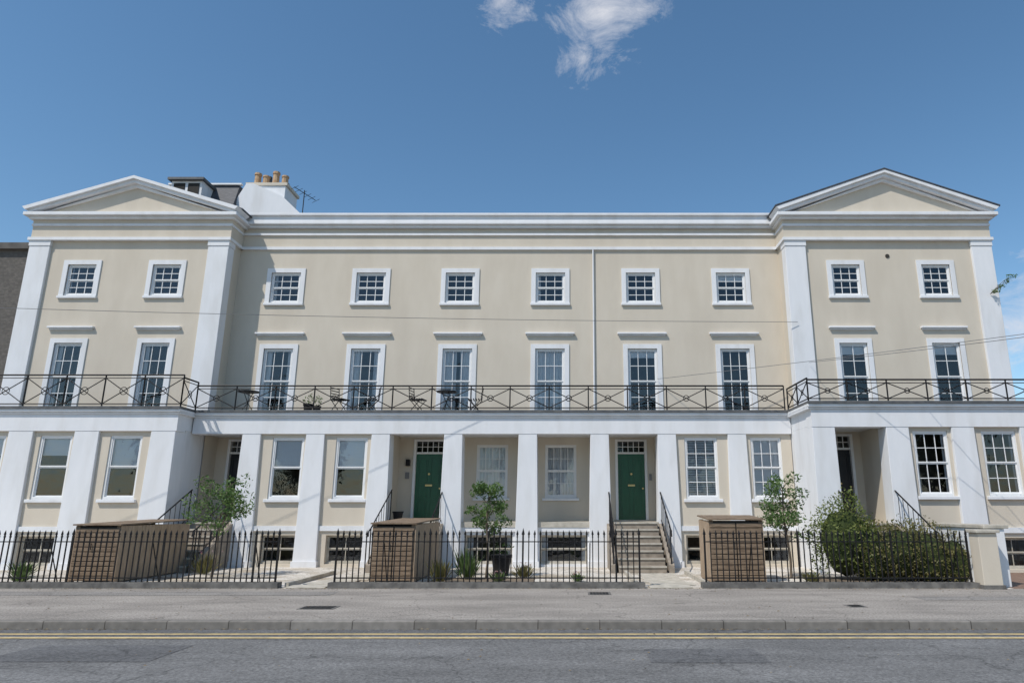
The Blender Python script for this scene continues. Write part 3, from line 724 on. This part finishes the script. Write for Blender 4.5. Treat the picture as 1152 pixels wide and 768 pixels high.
for _ in range(1500):
    q=rg.uniform()
    if q<.45: y=15.07-abs(rg.normal())*.10; z=.006
    elif q<.8: y=10.79-abs(rg.normal())*.06; z=-.108
    elif q<.92: y=rg.uniform(11,15); z=.006
    else: y=rg.uniform(8,10.7); z=-.105
    x=rg.uniform(-13,11) if rg.uniform()<.6 else rg.normal()*1.5+rg.choice([-9,-5.5,2.2,6.5])
    s=rg.uniform(.008,.024); a=rg.uniform(0,6.28); o=len(V)
    V+=[(x+s*math.cos(a),y+s*math.sin(a),z+.003),(x-s*.5*math.sin(a),y+s*.5*math.cos(a),z+s*.5),(x-s*math.cos(a),y-s*math.sin(a),z+.003),(x+s*.5*math.sin(a),y-s*.5*math.cos(a),z)]
    F.append((o,o+1,o+2,o+3))
single('leaf_litter','litter',V,F)

# ---------------- balcony furniture
def chair(x,y,z,ang,mat='iron'):
    g=Group('bistro_chair',(x,y,z)); c,s=math.cos(ang),math.sin(ang)
    def T(a,b,h): return (x+a*c-b*s,y+a*s+b*c,z+h)
    for a in(-.2,.2):
        g.tube('legs',mat,[T(a,-.2,0),T(a,.2,.45),T(a,.24,.86)],.013,5)
        g.tube('legs',mat,[T(a,.22,0),T(a,-.18,.45)],.013,5)
    for k in range(6):
        b=-.2+.08*k; g.tube('seat',mat,[T(-.21,b,.45),T(.21,b,.45)],.02,5)
    for k in range(4):
        h=.55+.09*k; g.tube('backrest',mat,[T(-.2,.2+.01*k,h),T(.2,.2+.01*k,h)],.016,5)
    g.finish()
def table(x,y,z):
    g=Group('bistro_table',(x,y,z))
    g.tube('top','iron',[(x,y,z+.69),(x,y,z+.72)],.32,18)
    for k in range(3):
        t=k*2.094; g.tube('legs','iron',[(x+.25*math.cos(t),y+.25*math.sin(t),z),(x,y,z+.35),(x-.15*math.cos(t),y-.15*math.sin(t),z+.69)],.013,5)
    g.finish()
chair(-4.75,21.3,4.5,1.4); chair(-2.95,21.3,4.5,-1.5); table(-3.85,21.3,4.5)
chair(-7.2,21.3,4.5,1.2); chair(-6.2,21.3,4.5,-1.2); table(-10.1,21.3,4.5)
def pot(x,y,z,h=.3,r=.15,mat='iron',plant=True,seed=1):
    g=Group('plant_pot',(x,y,z))
    g.tube('pot',mat,[(x,y,z),(x,y,z+h*.85),(x,y,z+h*.86),(x,y,z+h)],[r*.7,r*.95,r*1.05,r*1.05],12)
    if plant:
        rg=np.random.default_rng(seed); leaves(g,'foliage','herb',[((x,y,z+h+.15),(r*1.2,r*1.2,.2),70)],0,.04,rg)
    g.finish()
pot(-8.15,21.2,4.5,seed=2); pot(-7.9,21.3,4.5,.25,.12,seed=3)
pot(-5.1,21.0,1.25,.3,.16,'iron',False)
pot(-1.7,18.0,0,.5,.26,'iron',True,6); pot(-11.05,19.3,0,.4,.2,'terracotta',True,8)

# ---------------- neighbour
H=Group('dark_brick_house',(-24,23,0))
H.wall('front_wall','brownb',-32,-18.15,0,10.2,21.9,[(-20.6,-19.6,4.6,6.8),(-20.6,-19.6,8.2,9.4)],depth=.2)
H.box('parapet','brown',-32.1,-18.12,21.75,22.3,10.203,10.42)
H.quad('side','brown',(-18.15,21.9,0),(-18.15,30,0),(-18.15,30,10.3),(-18.15,21.9,10.3))
H.quad('back','brown',(-32,30,0),(-18.15,30,0),(-18.15,30,10.3),(-32,30,10.3))
H.quad('roof','slate',(-32,22,10.19),(-18.15,22,10.19),(-18.15,30,10.19),(-32,30,10.19))
for a,b in((4.6,6.8),(8.2,9.4)): window(H,-20.1,a,b,1.0,21.9,3,4)
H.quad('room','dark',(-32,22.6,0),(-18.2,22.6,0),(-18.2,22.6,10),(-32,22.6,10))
H.finish()

# ---------------- cables
def cable(a,b,sag,n=24):
    g=Group('overhead_cable',a); a=Vector(a); b=Vector(b)
    g.tube('wire','cable',[a.lerp(b,i/n)-Vector((0,0,sag*4*(i/n)*(1-i/n))) for i in range(n+1)],.008,5); g.finish()
cable((7.35,21.15,7.45),(-37,12.8,6.6),.35)
cable((7.6,21.15,6.12),(17.4,.1,4.4),.25)
cable((2.9,22.0,5.75),(30,-1,6.0),.3)

# ---------------- ground
sheet('ground','soil',-400,400,-300,500,-.16)
sheet('road','asphalt',-200,200,1.0,10.8,-.12)
boxsingle('far_pavement','tarmac',-200,200,-4,.85,-.155,0)
boxsingle('kerb','kerb',-200,200,.86,1.0,-.155,.002)
boxsingle('kerb','kerb',-200,200,10.8,10.95,-.155,.002,.02)
boxsingle('pavement','tarmac',-200,200,10.952,15.06,-.155,0)
boxsingle('garden_gravel','gravel',-200,9.3,15.062,40,-.155,0)
boxsingle('block_paved_forecourt','paver',9.302,200,15.062,40,-.155,0)
sheet('road_gutter','patch',-200,200,10.5,10.8,-.116)
sheet('yellow_line','yellow',-200,200,10.35,10.45,-.112)
sheet('yellow_line','yellow',-200,200,10.06,10.17,-.112)
sheet('road_patch','patch',-6.9,-4.9,8.6,9.6,-.116)
sheet('road_patch','patch',.95,2.35,8.55,9.35,-.116)
sheet('road_patch','patch2',-16,-9.5,8.8,9.3,-.116)
sheet('road_patch','patch',-8.6,-7.7,8.5,9.5,-.116)
sheet('pavement_patch','tarmac2',-30,-4.6,13.9,14.5,.004)
sheet('pavement_patch','tarmac2',6.5,30,13.2,13.7,.004)
for (a,b,c,d) in ((-3.2,-.8,15.7,17.4),(5.6,8.4,15.5,17.6)):
    sheet('flower_bed','soil',a,b,c,d,.004)
SL=Group('stone_slab_path',(2.2,17,0))
rg=np.random.default_rng(3)
yy=15.12
while yy<18.3:
    w=.5; xx=1.75+rg.uniform(-.06,.06)
    SL.box('slabs','stone',xx,xx+.95+rg.uniform(-.1,.1),yy,yy+w-.05,0.0,.03)
    yy+=w+.04
SL.finish(bevel=('slabs',))
SL=Group('stone_slab_path',(-5.5,17,0))
yy=15.12
while yy<18.3:
    xx=-5.55+(yy-15)*.25
    SL.box('slabs','stone',xx-.42,xx+.42,yy,yy+.45,0.0,.03); yy+=.56
SL.finish(bevel=('slabs',))
boxsingle('path_edging','stone',-6.05,-5.97,15.35,18.4,0,.09); boxsingle('path_edging','stone',1.42,1.5,15.35,18.4,0,.09); boxsingle('path_edging','stone',2.95,3.03,15.35,18.4,0,.09)
def cover(x,y,w,d,z=0.006):
    g=Group('drain_cover',(x,y,0)); g.box('frame','plinth',x-w/2,x+w/2,y-d/2,y+d/2,-.02,z)
    for i in range(6):
        a=x-w/2+.04+(w-.08)*i/6; g.box('ribs','iron',a,a+(w-.08)/6-.012,y-d/2+.04,y+d/2-.04,z-.002,z+.004)
    g.finish()
cover(.6,14.2,.45,.45); cover(-4.2,12.2,.6,.4); cover(4.9,12.4,.3,.3)

# ---------------- world, sun
AZ=-136; EL=53
w=bpy.data.worlds.new('World'); scene.world=w; w.use_nodes=True
nt=w.node_tree; nt.nodes.clear()
out=N(nt,'ShaderNodeOutputWorld'); bg=N(nt,'ShaderNodeBackground'); bg.inputs[1].default_value=.14
sky=N(nt,'ShaderNodeTexSky',sky_type='NISHITA'); sky.sun_disc=False
sky.sun_elevation=math.radians(EL); sky.sun_rotation=math.radians(AZ); sky.air_density=1.0; sky.dust_density=.3; sky.ozone_density=1.8
hs=N(nt,'ShaderNodeHueSaturation'); hs.inputs['Hue'].default_value=.493; hs.inputs['Saturation'].default_value=1.14; hs.inputs['Value'].default_value=1.0
nt.links.new(sky.outputs[0],hs.inputs['Color'])
tc=N(nt,'ShaderNodeTexCoord')
nz=N(nt,'ShaderNodeTexNoise'); nz.inputs['Scale'].default_value=11; nz.inputs['Detail'].default_value=12; nz.inputs['Roughness'].default_value=.70; nz.inputs['Distortion'].default_value=.6
mp=N(nt,'ShaderNodeMapping'); mp.inputs['Scale'].default_value=(1,1,1.7); nt.links.new(tc.outputs['Generated'],mp.inputs[0]); nt.links.new(mp.outputs[0],nz.inputs['Vector'])
def cdir(x,y):
    u=x-640; v=384-y; d=Vector((u,745.8-.2389*v,183.5+.9711*v)); return d.normalized()
total=None
for (px,py,r,st) in ((680,18,.11,.93),(700,22,.08,.85),(655,62,.06,.8),(565,-2,.07,.93),(1152,372,.07,1.0),(1200,340,.12,1.0)):
    d=cdir(px,py)
    dn=N(nt,'ShaderNodeVectorMath',operation='DISTANCE'); nt.links.new(tc.outputs['Generated'],dn.inputs[0]); dn.inputs[1].default_value=d
    mr=N(nt,'ShaderNodeMapRange'); mr.inputs['From Min'].default_value=0; mr.inputs['From Max'].default_value=r; mr.inputs['To Min'].default_value=st; mr.inputs['To Max'].default_value=0
    nt.links.new(dn.outputs['Value'],mr.inputs['Value'])
    if total is None: total=mr.outputs[0]
    else:
        mm=N(nt,'ShaderNodeMath',operation='MAXIMUM'); nt.links.new(total,mm.inputs[0]); nt.links.new(mr.outputs[0],mm.inputs[1]); total=mm.outputs[0]
ad=N(nt,'ShaderNodeMath',operation='MULTIPLY_ADD'); ad.inputs[1].default_value=.38; nt.links.new(total,ad.inputs[0]); nt.links.new(nz.outputs['Fac'],ad.inputs[2])
cr=N(nt,'ShaderNodeValToRGB'); cr.color_ramp.elements[0].position=.64; cr.color_ramp.elements[1].position=1.0
nt.links.new(ad.outputs[0],cr.inputs[0])
gate=N(nt,'ShaderNodeMath',operation='MULTIPLY')
gt=N(nt,'ShaderNodeMath',operation='MULTIPLY'); gt.inputs[1].default_value=3; gt.use_clamp=True; nt.links.new(total,gt.inputs[0])
nt.links.new(cr.outputs[0],gate.inputs[0]); nt.links.new(gt.outputs[0],gate.inputs[1])
mx=N(nt,'ShaderNodeMixRGB'); mx.inputs[2].default_value=(5.3,5.4,5.8,1)
nt.links.new(gate.outputs[0],mx.inputs[0]); nt.links.new(hs.outputs[0],mx.inputs[1])
nt.links.new(mx.outputs[0],bg.inputs[0]); nt.links.new(bg.outputs[0],out.inputs[0])
sd=bpy.data.lights.new('sun','SUN'); sd.energy=3.6; sd.angle=math.radians(.5); sd.color=(1,.945,.865)
so=bpy.data.objects.new('sun',sd); scene.collection.objects.link(so)
a,e=math.radians(AZ),math.radians(EL)
dirv=Vector((math.sin(a)*math.cos(e),math.cos(a)*math.cos(e),math.sin(e)))
so.rotation_euler=dirv.to_track_quat('Z','Y').to_euler(); so.location=dirv*60

# ---------------- camera
cd=bpy.data.cameras.new('camera'); cd.lens=24; cd.sensor_width=36; cd.shift_x=-64/1152; cd.clip_end=2000
co=bpy.data.objects.new('camera',cd); scene.collection.objects.link(co)
co.location=(0,0,1.6); co.rotation_euler=(math.radians(90+13.82),0,0)
scene.camera=co
